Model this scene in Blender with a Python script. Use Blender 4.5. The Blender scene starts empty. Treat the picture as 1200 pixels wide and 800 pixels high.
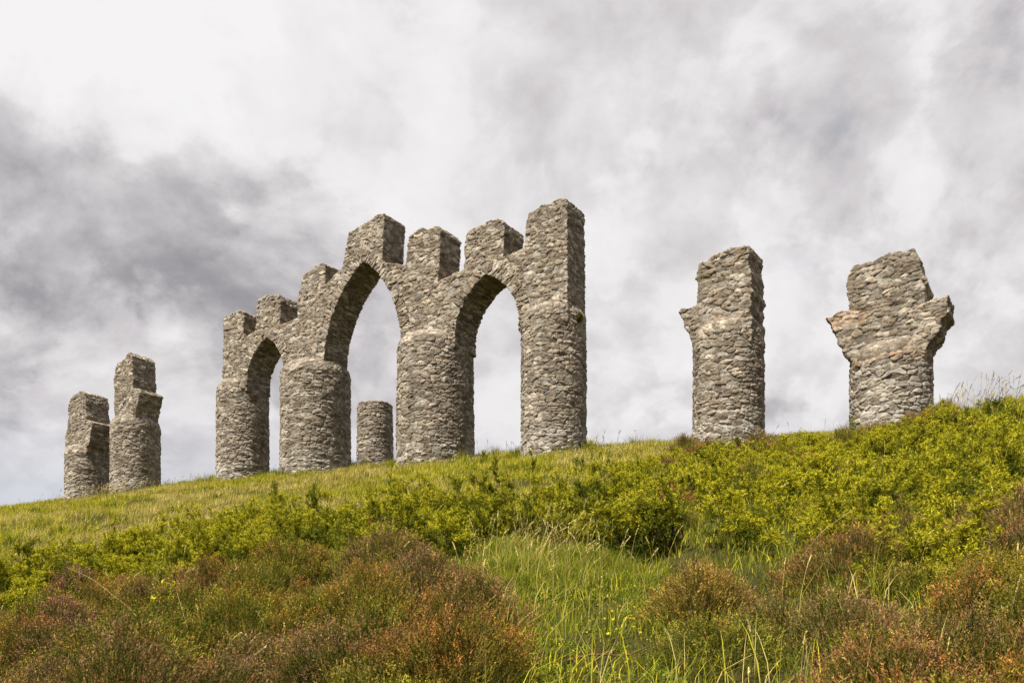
import bpy, math, random
import numpy as np
from mathutils import Vector

rng = np.random.default_rng(11)
random.seed(5)
R = math.radians
scene = bpy.context.scene
COL = scene.collection

# ------------------------------------------------------------------ camera
cam_d = bpy.data.cameras.new("Camera")
cam_d.sensor_width = 36.0
cam_d.lens = 30.0
cam_d.shift_y = 339.0 / 1200.0          # rising-front view: level camera, verticals stay vertical
cam_d.clip_start = 0.1
cam_d.clip_end = 20000
cam = bpy.data.objects.new("Camera", cam_d)
cam.location = (0, 0, 0)
cam.rotation_euler = (R(90), 0, 0)
COL.objects.link(cam)
scene.camera = cam

# ------------------------------------------------------------------ exposure
vs = scene.view_settings
vs.view_transform = 'Standard'
vs.look = 'None'
vs.exposure = 1.16
vs.gamma = 1.0
vs.use_curve_mapping = False

# ------------------------------------------------------------------ sun
SUN_DIR = Vector((-0.36, -0.40, 0.84)).normalized()      # towards the sun
sun_d = bpy.data.lights.new("Sun", 'SUN')
sun_d.energy = 4.8
sun_d.angle = R(3.0)
sun_d.color = (1.0, 0.93, 0.82)
sun = bpy.data.objects.new("Sun", sun_d)
sun.rotation_euler = SUN_DIR.to_track_quat('Z', 'Y').to_euler()
sun.location = (-20, -20, 40)
COL.objects.link(sun)

# ------------------------------------------------------------------ world: sky behind a layer of cloud
world = bpy.data.worlds.new("World")
scene.world = world
world.use_nodes = True
wt = world.node_tree
wt.nodes.clear()


class NT:
    """small helper for building node trees"""
    def __init__(self, tree):
        self.t = tree

    def n(self, typ, **kw):
        nd = self.t.nodes.new(typ)
        for k, v in kw.items():
            setattr(nd, k, v)
        return nd

    def put(self, sock, v):
        if v is None:
            return
        if hasattr(v, 'is_linked') or hasattr(v, 'links'):
            self.t.links.new(v, sock)
        else:
            sock.default_value = v

    def math(self, op, a, b=None, c=None, clamp=False):
        nd = self.n('ShaderNodeMath', operation=op)
        nd.use_clamp = clamp
        self.put(nd.inputs[0], a)
        self.put(nd.inputs[1], b)
        self.put(nd.inputs[2], c)
        return nd.outputs[0]

    def vec(self, op, a, b=None, out=0):
        nd = self.n('ShaderNodeVectorMath', operation=op)
        self.put(nd.inputs[0], a)
        self.put(nd.inputs[1], b)
        return nd.outputs[out]

    def noise(self, vec, scale, detail=6.0, rough=0.5, dist=0.0, color=False):
        nd = self.n('ShaderNodeTexNoise')
        self.put(nd.inputs['Vector'], vec)
        nd.inputs['Scale'].default_value = scale
        nd.inputs['Detail'].default_value = detail
        nd.inputs['Roughness'].default_value = rough
        nd.inputs['Distortion'].default_value = dist
        return nd.outputs['Color' if color else 'Fac']

    def smooth(self, v, a, b, lo=0.0, hi=1.0):
        nd = self.n('ShaderNodeMapRange', interpolation_type='SMOOTHSTEP')
        self.put(nd.inputs[0], v)
        nd.inputs[1].default_value = a
        nd.inputs[2].default_value = b
        nd.inputs[3].default_value = lo
        nd.inputs[4].default_value = hi
        return nd.outputs[0]

    def mix(self, f, a, b, blend='MIX'):
        nd = self.n('ShaderNodeMix', data_type='RGBA', blend_type=blend)
        self.put(nd.inputs[0], f)
        self.put(nd.inputs[6], a)
        self.put(nd.inputs[7], b)
        return nd.outputs[2]

    def ramp(self, f, stops, interp='LINEAR'):
        nd = self.n('ShaderNodeValToRGB')
        cr = nd.color_ramp
        cr.interpolation = interp
        while len(cr.elements) < len(stops):
            cr.elements.new(0.5)
        for e, (p, c) in zip(cr.elements, stops):
            e.position = p
            e.color = (*c, 1.0)
        self.put(nd.inputs[0], f)
        return nd.outputs[0]


W = NT(wt)
sky = W.n('ShaderNodeTexSky', sky_type='NISHITA')
sky.sun_disc = False
sky.sun_elevation = math.asin(SUN_DIR.z)
sky.sun_rotation = math.atan2(SUN_DIR.x, SUN_DIR.y)
geo = W.n('ShaderNodeTexCoord')
d_ = W.vec('NORMALIZE', geo.outputs['Generated'])
sep = W.n('ShaderNodeSeparateXYZ')
W.put(sep.inputs[0], d_)
zc = W.math('MAXIMUM', sep.outputs[2], 0.0)
zd = W.math('ADD', zc, 0.62)
comb = W.n('ShaderNodeCombineXYZ')
W.put(comb.inputs[0], W.math('DIVIDE', sep.outputs[0], zd))
W.put(comb.inputs[1], W.math('DIVIDE', sep.outputs[1], zd))
comb.inputs[2].default_value = 3.7
pl = comb.outputs[0]                                   # a flat cloud deck seen from below
warp = W.vec('SCALE', W.vec('SUBTRACT', W.noise(pl, 1.1, 3.0, 0.5, 0.0, True), (0.5, 0.5, 0.5)))
warp.node.inputs[3].default_value = 0.30
plw = W.vec('ADD', pl, warp)
n_big = W.noise(plw, 1.3, 5.0, 0.55)
n_mid = W.noise(plw, 3.6, 8.0, 0.58)
n_fine = W.noise(plw, 12.0, 8.0, 0.60)
n_puff = W.math('ABSOLUTE', W.math('SUBTRACT', W.noise(plw, 6.5, 7.0, 0.52), 0.5))


def blob(direction, r0, r1, amount, stretch=(1, 1, 1)):
    """thicker or thinner cloud round one direction of the sky, ragged by the noise"""
    v = Vector(direction).normalized()
    df = W.vec('MULTIPLY', W.vec('SUBTRACT', d_, tuple(v)), stretch)
    ln = W.vec('LENGTH', df, out=1)
    ln = W.math('ADD', ln, W.math('MULTIPLY', W.math('SUBTRACT', n_mid, 0.5), 0.34))
    ln = W.math('ADD', ln, W.math('MULTIPLY', W.math('SUBTRACT', n_fine, 0.5), 0.10))
    return W.smooth(ln, r0, r1, amount, 0.0)


bank = W.smooth(n_mid, 0.470, 0.540)                 # banks of thicker and thinner cloud with fairly crisp edges
bank2 = W.smooth(W.noise(W.vec('ADD', plw, (7.3, 2.1, 0.0)), 7.0, 9.0, 0.56), 0.485, 0.565)
val = W.math('ADD', 0.615, W.math('MULTIPLY', W.math('SUBTRACT', n_big, 0.5), 0.40))
val = W.math('ADD', val, W.math('MULTIPLY', W.math('SUBTRACT', bank, 0.5), 0.13))
val = W.math('ADD', val, W.math('MULTIPLY', W.math('SUBTRACT', bank2, 0.5), 0.11))
val = W.math('ADD', val, W.math('MULTIPLY', W.math('SUBTRACT', n_mid, 0.5), 0.45))
val = W.math('ADD', val, W.math('MULTIPLY', W.math('SUBTRACT', n_fine, 0.5), 0.70))
val = W.math('ADD', val, W.math('MULTIPLY', W.math('SUBTRACT', n_puff, 0.10), 0.85))
val = W.math('ADD', val, blob((-0.62, 1, 0.72), 0.0, 0.60, 0.36))
val = W.math('ADD', val, blob((-0.34, 1, 0.60), 0.0, 0.34, 0.08))
val = W.math('ADD', val, blob((-0.53, 1, 0.46), 0.09, 0.26, -0.23, (1, 1, 1.6)))
val = W.math('ADD', val, blob((-0.36, 1, 0.47), 0.02, 0.16, -0.14, (1, 1, 1.4)))
val = W.math('ADD', val, blob((-0.52, 1, 0.32), 0.05, 0.45, -0.20, (1, 1, 1.8)))
cloud = W.ramp(val, [(0.0, (0.155, 0.155, 0.175)), (0.25, (0.245, 0.238, 0.252)), (0.55, (0.440, 0.422, 0.434)),
                     (0.80, (0.575, 0.563, 0.570)), (1.0, (0.625, 0.615, 0.615))])
low = W.smooth(sep.outputs[2], 0.08, 0.25, 1.0, 0.0)
cloud = W.mix(W.math('MULTIPLY', low, 0.75), cloud, (0.34, 0.375, 0.44, 1))
gap = W.math('MULTIPLY', W.smooth(n_fine, 0.38, 0.24, 0.0, 0.45), W.smooth(n_mid, 0.55, 0.40, 0.0, 1.0))
gap = W.math('ADD', gap, blob((0.325, 1, 0.425), 0.01, 0.05, 0.5, (0.6, 1, 2.6)), clamp=True)
skyc = W.vec('SCALE', sky.outputs[0])
skyc.node.inputs[3].default_value = 0.10
skyc2 = W.mix(0.55, skyc, (0.36, 0.385, 0.45, 1))
col = W.mix(W.math('MULTIPLY', gap, 0.55), cloud, skyc2)
bg = W.n('ShaderNodeBackground')
W.put(bg.inputs[0], col)
bg.inputs[1].default_value = 0.655
wo = W.n('ShaderNodeOutputWorld')
wt.links.new(bg.outputs[0], wo.inputs[0])


# ------------------------------------------------------------------ numpy noise
def _hash(ix, iy, iz, seed=0):
    h = (ix.astype(np.uint64) * np.uint64(374761393) + iy.astype(np.uint64) * np.uint64(668265263)
         + iz.astype(np.uint64) * np.uint64(2147483647) + np.uint64(seed * 144665 + 974711)) & np.uint64(0xFFFFFFFF)
    h = ((h ^ (h >> np.uint64(13))) * np.uint64(1274126177)) & np.uint64(0xFFFFFFFF)
    h = ((h ^ (h >> np.uint64(16))) * np.uint64(2246822519)) & np.uint64(0xFFFFFFFF)
    h = h ^ (h >> np.uint64(15))
    return (h & np.uint64(0xFFFFFF)).astype(np.float64) / 16777215.0


def vnoise(x, y, z, seed=0):
    x = np.asarray(x, float); y = np.asarray(y, float) + 0 * x; z = np.asarray(z, float) + 0 * x
    ix = np.floor(x).astype(np.int64); iy = np.floor(y).astype(np.int64); iz = np.floor(z).astype(np.int64)
    fx, fy, fz = x - ix, y - iy, z - iz
    fx, fy, fz = (f * f * (3 - 2 * f) for f in (fx, fy, fz))
    ix, iy, iz = ix + 100000, iy + 100000, iz + 100000
    r = 0
    for a in (0, 1):
        for b in (0, 1):
            for c in (0, 1):
                r = r + _hash(ix + a, iy + b, iz + c, seed) * (fx if a else 1 - fx) * (fy if b else 1 - fy) * (fz if c else 1 - fz)
    return r


def fbm(x, y, z=0.0, seed=0, octaves=4):
    r, a, s, t = 0, 0.5, 1.0, 0.0
    for k in range(octaves):
        r = r + a * vnoise(np.asarray(x) * s, np.asarray(y) * s, np.asarray(z) * s, seed + k)
        t += a
        a *= 0.5
        s *= 2.03
    return r / t


# ------------------------------------------------------------------ terrain
WALL_P = np.array([1.25, 25.6])               # the axis of the monument runs through here
WALL_D = np.array([-0.83640, 0.54811])        # along the monument, to the left
WALL_N = np.array([-0.54811, -0.83640])       # out of its front


def ground(x, y):
    x = np.asarray(x, float); y = np.asarray(y, float)
    xs = 45 * np.tanh(x / 45)
    ys = np.where(y > 0, y, 30 * np.tanh(y / 30))
    h = -1.6 + 0.2655 * ys + 0.122 * xs
    q = -((x - WALL_P[0]) * WALL_N[0] + (y - WALL_P[1]) * WALL_N[1])     # distance beyond the wall
    h = h - 0.13 * np.clip(q - 0.6, 0, 4.2) - 0.36 * np.clip(q - 4.8, 0, None) - 0.0045 * np.clip(q - 7, 0, 90) ** 2
    h = h - 0.055 * np.clip(-x - 11.5, 0, 40)
    h = h - 0.24 * np.exp(-((x - 7.2) ** 2 / 7.0 + (y - 21.5) ** 2 / 9.0))
    h = h + 0.30 * np.exp(-((x - 9.4) ** 2 / 6.0 + (y - 15.6) ** 2 / 5.0))
    near = 1 / (1 + np.exp((np.abs(y - 15) - 28) / 4))
    h = h + near * (0.46 * (fbm(x * 0.45, y * 0.45, 1.3, 3, 3) - 0.5) + 0.34 * (fbm(x * 1.7, y * 1.7, 4.3, 8, 3) - 0.5)) * np.clip((y - 1) / 5, 0.15, 1) * np.clip(np.abs(q + 0.5) / 6.0, 0.32, 1)
    # small worn hollow in the path
    h = h - 0.22 * np.exp(-((x - 0.56) ** 2 / 0.035 + (y - 5.0) ** 2 / 0.03))
    return np.where(h < -60, -60 - 6 * np.tanh((-60 - h) / 60), h)


def tag(o, label=None, cat=None, group=None, kind=None):
    if label: o['label'] = label
    if cat: o['category'] = cat
    if group: o['group'] = group
    if kind: o['kind'] = kind
    return o


def mesh_np(name, v, faces_tri=None, faces_quad=None, smooth=False, attrs=None, colors=None):
    """mesh straight from numpy arrays"""
    me = bpy.data.meshes.new(name)
    v = np.ascontiguousarray(v, np.float32)
    nt = 0 if faces_tri is None else len(faces_tri)
    nq = 0 if faces_quad is None else len(faces_quad)
    me.vertices.add(len(v))
    me.vertices.foreach_set('co', v.ravel())
    parts, starts = [], []
    if nt:
        parts.append(np.asarray(faces_tri, np.int32).ravel())
        starts.append(np.arange(nt, dtype=np.int32) * 3)
    if nq:
        parts.append(np.asarray(faces_quad, np.int32).ravel())
        starts.append(np.arange(nq, dtype=np.int32) * 4 + nt * 3)
    li = np.concatenate(parts)
    me.loops.add(len(li))
    me.loops.foreach_set('vertex_index', li)
    me.polygons.add(nt + nq)
    me.polygons.foreach_set('loop_start', np.concatenate(starts))
    if smooth:
        me.polygons.foreach_set('use_smooth', np.ones(nt + nq, bool))
    if attrs:
        for k, a in attrs.items():
            at = me.attributes.new(k, 'FLOAT', 'POINT')
            at.data.foreach_set('value', np.ascontiguousarray(a, np.float32))
    if colors:
        for k, a in colors.items():
            at = me.attributes.new(k, 'FLOAT_COLOR', 'POINT')
            c4 = np.ones((len(v), 4), np.float32)
            c4[:, :3] = a
            at.data.foreach_set('color', c4.ravel())
    me.update(calc_edges=True)
    me.validate()
    return me


def link(name, me, mat, parent=None):
    o = bpy.data.objects.new(name, me)
    COL.objects.link(o)
    if mat and not me.materials:
        me.materials.append(mat)
    if parent is not None:
        o.parent = parent
    return o


# ------------------------------------------------------------------ materials
def new_mat(name):
    m = bpy.data.materials.new(name)
    m.use_nodes = True
    m.node_tree.nodes.clear()
    T = NT(m.node_tree)
    out = T.n('ShaderNodeOutputMaterial')
    return m, T, out


def mat_stone():
    m, T, out = new_mat('rubble_stone')
    tc = T.n('ShaderNodeTexCoord').outputs['Object']
    a = T.n('ShaderNodeAttribute', attribute_name='Col').outputs['Color']
    j = T.n('ShaderNodeAttribute', attribute_name='joint').outputs['Fac']
    n1 = T.noise(tc, 7.0, 9.0, 0.72)
    n2 = T.noise(tc, 34.0, 6.0, 0.7)
    n3 = T.noise(tc, 2.2, 6.0, 0.6)
    base = T.mix(0.85, a, T.ramp(n1, [(0.30, (0.30, 0.28, 0.26)), (0.5, (0.92, 0.90, 0.88)), (0.70, (1.65, 1.62, 1.55))]), 'MULTIPLY')
    base = T.mix(T.smooth(T.noise(tc, 11.0, 7.0, 0.7), 0.585, 0.65, 0.0, 0.60), base, (0.42, 0.42, 0.40, 1))           # pale lichen
    base = T.mix(T.smooth(T.noise(tc, 13.0, 7.0, 0.68), 0.57, 0.66, 0.0, 0.70), base, (0.055, 0.048, 0.042, 1))   # dark lichen
    base = T.mix(T.smooth(n3, 0.56, 0.74, 0.0, 0.40), base, (0.17, 0.135, 0.055, 1))          # ochre lichen
    base = T.mix(T.smooth(T.noise(tc, 2.9, 9.0, 0.68), 0.55, 0.66, 0.0, 0.42), base, (0.335, 0.33, 0.31, 1))      # broad grey lichen
    mp = T.n('ShaderNodeMapping')
    T.put(mp.inputs[0], tc)
    mp.inputs['Scale'].default_value = (2.6, 2.6, 0.35)
    base = T.mix(T.smooth(T.noise(mp.outputs[0], 1.0, 6.0, 0.6), 0.50, 0.66, 0.0, 0.34), base, (0.060, 0.050, 0.038, 1))   # rain streaks
    base = T.mix(T.math('MULTIPLY', j, 0.62), base, (0.092, 0.076, 0.058, 1))                   # old lime and earth in the joints
    bs = T.n('ShaderNodeBsdfPrincipled')
    T.put(bs.inputs['Base Color'], base)
    bs.inputs['Roughness'].default_value = 0.93
    bs.inputs['Specular IOR Level'].default_value = 0.2
    bp = T.n('ShaderNodeBump')
    bp.inputs['Strength'].default_value = 0.75
    bp.inputs['Distance'].default_value = 0.03
    T.put(bp.inputs['Height'], T.math('ADD', T.math('MULTIPLY', n2, 0.5), n1))
    T.put(bs.inputs['Normal'], bp.outputs[0])
    m.node_tree.links.new(bs.outputs[0], out.inputs[0])
    return m


def mat_leaf(name, trans=0.35, rough=0.7, spec=0.05):
    """plant tissue: the colour comes from the plant itself, blade by blade"""
    m, T, out = new_mat(name)
    a = T.n('ShaderNodeAttribute', attribute_name='Col').outputs['Color']
    bs = T.n('ShaderNodeBsdfPrincipled')
    T.put(bs.inputs['Base Color'], a)
    bs.inputs['Roughness'].default_value = rough
    bs.inputs['Specular IOR Level'].default_value = spec
    tr = T.n('ShaderNodeBsdfTranslucent')
    T.put(tr.inputs[0], a)
    mx = T.n('ShaderNodeMixShader')
    mx.inputs[0].default_value = trans
    m.node_tree.links.new(bs.outputs[0], mx.inputs[1])
    m.node_tree.links.new(tr.outputs[0], mx.inputs[2])
    m.node_tree.links.new(mx.outputs[0], out.inputs[0])
    return m


def mat_soil():
    m, T, out = new_mat('turf_and_peat')
    tc = T.n('ShaderNodeTexCoord').outputs['Object']
    n1 = T.noise(tc, 1.3, 6.0, 0.6)
    n2 = T.noise(tc, 14.0, 6.0, 0.65)
    c = T.ramp(n1, [(0.3, (0.040, 0.032, 0.014)), (0.55, (0.062, 0.060, 0.016)), (0.75, (0.08, 0.07, 0.024))])
    c = T.mix(T.smooth(n2, 0.5, 0.7, 0.0, 0.7), c, (0.03, 0.024, 0.014, 1))
    d = T.vec('LENGTH', T.vec('MULTIPLY', T.vec('SUBTRACT', tc, (0.52, 4.92, 0)), (0.66, 1, 0)), out=1)
    d = T.math('ADD', d, T.math('MULTIPLY', T.math('SUBTRACT', n2, 0.5), 0.3))
    c = T.mix(T.smooth(d, 0.16, 0.30, 1.0, 0.0), c, (0.022, 0.016, 0.012, 1))
    bs = T.n('ShaderNodeBsdfPrincipled')
    T.put(bs.inputs['Base Color'], c)
    bs.inputs['Roughness'].default_value = 1.0
    bs.inputs['Specular IOR Level'].default_value = 0.05
    bp = T.n('ShaderNodeBump')
    bp.inputs['Strength'].default_value = 1.0
    bp.inputs['Distance'].default_value = 0.09
    T.put(bp.inputs['Height'], n2)
    T.put(bs.inputs['Normal'], bp.outputs[0])
    m.node_tree.links.new(bs.outputs[0], out.inputs[0])
    return m


STONE = mat_stone()
SOIL = mat_soil()
LEAF = mat_leaf('grass_leaf', 0.34)
NEEDLE = mat_leaf('juniper_needle', 0.24)
HEATH = mat_leaf('heather_shoot', 0.18)
PETAL = mat_leaf('petal', 0.35)


# ------------------------------------------------------------------ ground sheet
def axis_steps(lo, hi, step):
    core = np.arange(lo, hi + 1e-6, step)
    left, s, p = [], step, lo
    while p > -4200:
        s *= 1.35
        p -= s
        left.append(p)
    right, s, p = [], step, hi
    while p < 4200:
        s *= 1.35
        p += s
        right.append(p)
    return np.array(left[::-1] + list(core) + right)


gx = axis_steps(-26, 18, 0.14)
gy = axis_steps(0, 44, 0.14)
XX, YY = np.meshgrid(gx, gy)
vv = np.stack([XX.ravel(), YY.ravel(), ground(XX.ravel(), YY.ravel())], 1)
nx, ny = len(gx), len(gy)
ii = (np.arange(ny - 1)[:, None] * nx + np.arange(nx - 1)[None, :]).ravel()
quads = np.stack([ii, ii + 1, ii + 1 + nx, ii + nx], 1)
tag(link('hillside', mesh_np('hillside', vv, None, quads, True), SOIL), kind='structure')


# ------------------------------------------------------------------ rubble masonry
def rubble(a, b, sa=0.23, sb=0.085, seed=0, drop=0.34):
    """irregular coursed stones: returns (height 0..1 across a stone, stone random, second random, tilt)"""
    wa = a + 0.10 * (vnoise(a * 2.2, b * 2.2, seed * 3.1, 71) - 0.5)
    wb = b + 0.11 * (vnoise(a * 1.3, b * 2.0, seed * 1.7, 72) - 0.5) + 0.03 * (vnoise(a * 6, b * 6, seed * 1.7, 73) - 0.5)
    A, B = wa / sa, wb / sb
    ja = np.floor(A).astype(np.int64); jb = np.floor(B).astype(np.int64)
    f1 = np.full(A.shape, 9.0); f2 = np.full(A.shape, 9.0)
    r1 = np.zeros(A.shape); r2 = np.zeros(A.shape); tl = np.zeros(A.shape)
    O = 50000
    zz = np.full(A.shape, seed + 7, np.int64)
    for db in (-2, -1, 0, 1, 2):
        for da in (-2, -1, 0, 1, 2):
            ca, cb = ja + da, jb + db
            hx = _hash(ca + O, cb + O, zz, 1)
            hy = _hash(ca + O, cb + O, zz, 2)
            hd = _hash(ca + O, cb + O, zz, 3)
            px = ca + 0.5 + 0.5 * (cb % 2) + 0.75 * (hx - 0.5)
            py = cb + 0.5 + 0.62 * (hy - 0.5)
            dx, dy = A - px, B - py
            dd = (np.abs(dx) ** 3.2 + np.abs(dy) ** 3.2) ** (1 / 3.2) - 0.22 * (_hash(ca + O, cb + O, zz, 6) - 0.5)
            dd = np.where(hd < drop, 9.0, dd)
            new = dd < f1
            f2 = np.where(new, f1, np.minimum(f2, dd))
            r1 = np.where(new, hx * 0.5 + hd * 0.5, r1)
            r1 = np.where(new, _hash(ca + O, cb + O, zz, 4), r1)
            r2 = np.where(new, _hash(ca + O, cb + O, zz, 5), r2)
            tl = np.where(new, dx * (hx - 0.5) + dy * (hy - 0.35), tl)
            f1 = np.where(new, dd, f1)
    e = np.clip((f2 - f1) / 0.20, 0, 1)
    return e, r1, r2, tl


def stone_colors(r1, r2, z_rel, extra_pale=None):
    c0 = np.array([0.122, 0.095, 0.068]); c1 = np.array([0.208, 0.172, 0.129]); c2 = np.array([0.355, 0.315, 0.258])
    t = r1[:, None]
    c0, c1, c2 = c0 * 0.95, c1, c2 * 1.05
    c = np.where(t < 0.6, c0 + (c1 - c0) * (t / 0.6), c1 + (c2 - c1) * ((t - 0.6) / 0.4))
    warm = (r2[:, None] - 0.5)
    c = c * (1 + warm * np.array([0.16, 0.02, -0.14]))
    if extra_pale is not None:
        pale = (extra_pale * (r2 > 0.45))[:, None]
        c = c * (1 - pale) + np.array([0.37, 0.355, 0.33]) * pale
    return np.clip(c, 0.02, 0.8)


AMP = 0.028


def dress(v, nrm, a, b, seed, pale=None, orange=None, sa=0.19, sb=0.086, amp=AMP, keep=None):
    """push the wall surface out into individual stones"""
    e, r1, r2, tl = rubble(a, b, sa, sb, seed)
    prof = e * e * (3 - 2 * e)
    h = amp * (prof - 0.75) + 0.030 * (r2 - 0.5) * prof + 0.028 * tl * prof
    h = h + 0.05 * (fbm(v[:, 0] * 1.1, v[:, 1] * 1.1, v[:, 2] * 1.1, seed + 20, 3) - 0.5)
    h = h + 0.028 * (fbm(v[:, 0] * 9, v[:, 1] * 9, v[:, 2] * 13, seed + 40, 3) - 0.5)
    if keep is not None:
        h = h * keep
    c = stone_colors(r1, r2, None, pale)
    if orange is not None:
        o = (orange * (r1 > 0.25))[:, None]
        c = c * (1 - o) + np.array([0.30, 0.175, 0.095]) * (0.75 + 0.6 * r2[:, None]) * o
    return v + nrm * h[:, None], np.clip(1 - e * 1.5, 0, 1), c


def make_drum(name, parent, r, z0, z1, seed, step=0.018, pale_base=0.6, orange_top=False, dome=0.42, taper=0.02):
    """round rubble pier in local coordinates, its top weathered into a low dome"""
    nth = int(2 * math.pi * r / step)
    nz = int((z1 - z0) / step)
    th = np.linspace(0, 2 * math.pi, nth, endpoint=False)
    prof_r = list(r * (1 + taper * (1 - np.linspace(0, 1, nz))))
    prof_z = list(np.linspace(z0, z1 - dome, nz))
    ncap = int(r / step)
    for k in range(1, ncap + 1):
        s = k / ncap
        ang = s * math.pi / 2
        prof_r.append(max(r * (1 - s ** 1.6), 0.004))
        prof_z.append(z1 - dome + dome * math.sin(min(1, s * 1.9) * math.pi / 2))
    pr = np.array(prof_r); pz = np.array(prof_z)
    arc = np.concatenate([[0], np.cumsum(np.hypot(np.diff(pr), np.diff(pz)))])
    T_, P_ = np.meshgrid(th, np.arange(len(pr)))
    rr = pr[P_]; z = pz[P_]; b = arc[P_]
    v = np.stack([rr * np.cos(T_), rr * np.sin(T_), z], -1).reshape(-1, 3)
    dr = np.gradient(pr); dz = np.gradient(pz)
    ln = np.hypot(dr, dz) + 1e-9
    n_r = (dz / ln)[P_]; n_z = (-dr / ln)[P_]
    nrm = np.stack([n_r * np.cos(T_), n_r * np.sin(T_), n_z], -1).reshape(-1, 3)
    per = max(3, round(2 * math.pi * r / 0.19))
    a = (T_ / (2 * math.pi)) * per * 0.19
    zf = z.ravel() - z0
    pale = np.clip(1.1 - (zf - 0.6) / pale_base, 0, 1) * 0.55 + 0.16
    orange = np.clip(1 - np.abs(b.ravel() - arc[nz - 1] - 0.02) / 0.16, 0, 1) ** 0.5 * 0.4 if orange_top else None
    v, joint, c = dress(v, nrm, a.ravel(), b.ravel() + seed * 3.3, seed, pale, orange)
    N = nth
    rows = len(pr)
    i0 = (np.arange(rows - 1)[:, None] * N + np.arange(N)[None, :])
    i1 = (np.arange(rows - 1)[:, None] * N + ((np.arange(N) + 1) % N)[None, :])
    q = np.stack([i0.ravel(), i1.ravel(), (i1 + N).ravel(), (i0 + N).ravel()], 1)
    me = mesh_np(name, v, None, q, True, {'joint': joint}, {'Col': c})
    return link(name, me, STONE, parent)


def ragged(poly, step=0.17, amp=0.035, seed=1, only_above=None):
    """break straight outlines into stone-sized steps"""
    r = random.Random(seed)
    out = []
    for k, p in enumerate(poly):
        q = poly[(k + 1) % len(poly)]
        L = math.hypot(q[0] - p[0], q[1] - p[1])
        m = max(1, int(L / step))
        tx, tz = (q[0] - p[0]) / (L + 1e-9), (q[1] - p[1]) / (L + 1e-9)
        for i in range(m):
            s = i / m
            x, z = p[0] + (q[0] - p[0]) * s, p[1] + (q[1] - p[1]) * s
            j = r.uniform(-amp, amp) if (only_above is None or z > only_above) else 0
            out.append((x - tz * j, z + tx * j))
    return out


def prism_voxel(poly, half, voxel):
    """extrude an outline (local x, z) through the wall's thickness and re-mesh it finely"""
    n = len(poly)
    vs_ = [(x, -half, z) for x, z in poly] + [(x, half, z) for x, z in poly]
    fs = [list(range(n)), list(range(2 * n - 1, n - 1, -1))]
    fs += [[(i + 1) % n, i, i + n, (i + 1) % n + n] for i in range(n)]
    me = bpy.data.meshes.new('tmp')
    me.from_pydata(vs_, [], fs)
    me.update()
    o = bpy.data.objects.new('tmp', me)
    COL.objects.link(o)
    md = o.modifiers.new('r', 'REMESH')
    md.mode = 'VOXEL'
    md.voxel_size = voxel
    md.adaptivity = 0
    dg = bpy.context.evaluated_depsgraph_get()
    dg.update()
    m2 = bpy.data.meshes.new_from_object(o.evaluated_get(dg))
    nv = len(m2.vertices)
    co = np.zeros(nv * 3, np.float32); m2.vertices.foreach_get('co', co)
    no = np.zeros(nv * 3, np.float32); m2.vertex_normals.foreach_get('vector', no)
    nl = len(m2.loops)
    li = np.zeros(nl, np.int32); m2.loops.foreach_get('vertex_index', li)
    lt = np.zeros(len(m2.polygons), np.int32); m2.polygons.foreach_get('loop_total', lt)
    ls = np.zeros(len(m2.polygons), np.int32); m2.polygons.foreach_get('loop_start', ls)
    quad = li[(ls[lt == 4][:, None] + np.arange(4)[None, :])]
    tri = li[(ls[lt == 3][:, None] + np.arange(3)[None, :])] if (lt == 3).any() else None
    bpy.data.objects.remove(o)
    bpy.data.meshes.remove(me)
    bpy.data.meshes.remove(m2)
    return co.reshape(-1, 3).astype(float), no.reshape(-1, 3).astype(float), quad, tri


def make_wall(name, parent, poly, half, seed, voxel=0.019, ox=0.0, oz=0.0, rag=0.03, arch=None, pale=0.10, orange=None, only_above=None, sa=0.19, sb=0.080):
    """flat rubble wall of a given outline; ox, oz shift the stone pattern so that neighbours join"""
    v, nrm, quad, tri = prism_voxel(ragged(poly, amp=rag, seed=seed, only_above=only_above), half, voxel)
    x, y, z = v[:, 0], v[:, 1], v[:, 2]
    ax, ay, az = np.abs(nrm[:, 0]), np.abs(nrm[:, 1]), np.abs(nrm[:, 2])
    if arch is None:
        a = np.where(ay >= np.maximum(ax, az), x + ox, np.where(ax >= az, y + 31.7, x + ox))
        b = np.where(az > np.maximum(ax, ay), y + 17.0, z + oz)
        v2, joint, c = dress(v, nrm, a, b, seed=3, pale=np.full(len(v), pale), orange=None if orange is None else orange(v), sa=sa, sb=sb)
    else:
        # voussoirs: long thin stones set on edge, pointing at the middle of the arch
        cx, zs, pts = arch
        P_ = np.array(pts)
        seg = P_[1:] - P_[:-1]
        L = np.hypot(seg[:, 0], seg[:, 1])
        cum = np.concatenate([[0], np.cumsum(L)])
        best = np.full(len(v), 1e9); arc = np.zeros(len(v))
        for k in range(len(seg)):
            s = np.clip(((x - P_[k, 0]) * seg[k, 0] + (z - P_[k, 1]) * seg[k, 1]) / L[k] ** 2, 0, 1)
            dx = x - (P_[k, 0] + seg[k, 0] * s); dz = z - (P_[k, 1] + seg[k, 1] * s)
            d2 = np.hypot(dx, dz)
            nb = d2 < best
            best = np.where(nb, d2, best)
            arc = np.where(nb, cum[k] + L[k] * s, arc)
        a = np.where(ay > 0.7, best, y + 9.3)
        v2, joint, c = dress(v, nrm, a, arc + 4.0, seed=8 + seed, pale=np.full(len(v), pale), sa=0.30, sb=0.085, amp=0.045)
    me = mesh_np(name, v2, tri, quad, True, {'joint': joint}, {'Col': c})
    return link(name, me, STONE, parent)


WALL_ANGLE = math.atan2(-0.54811, 0.83640)


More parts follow.
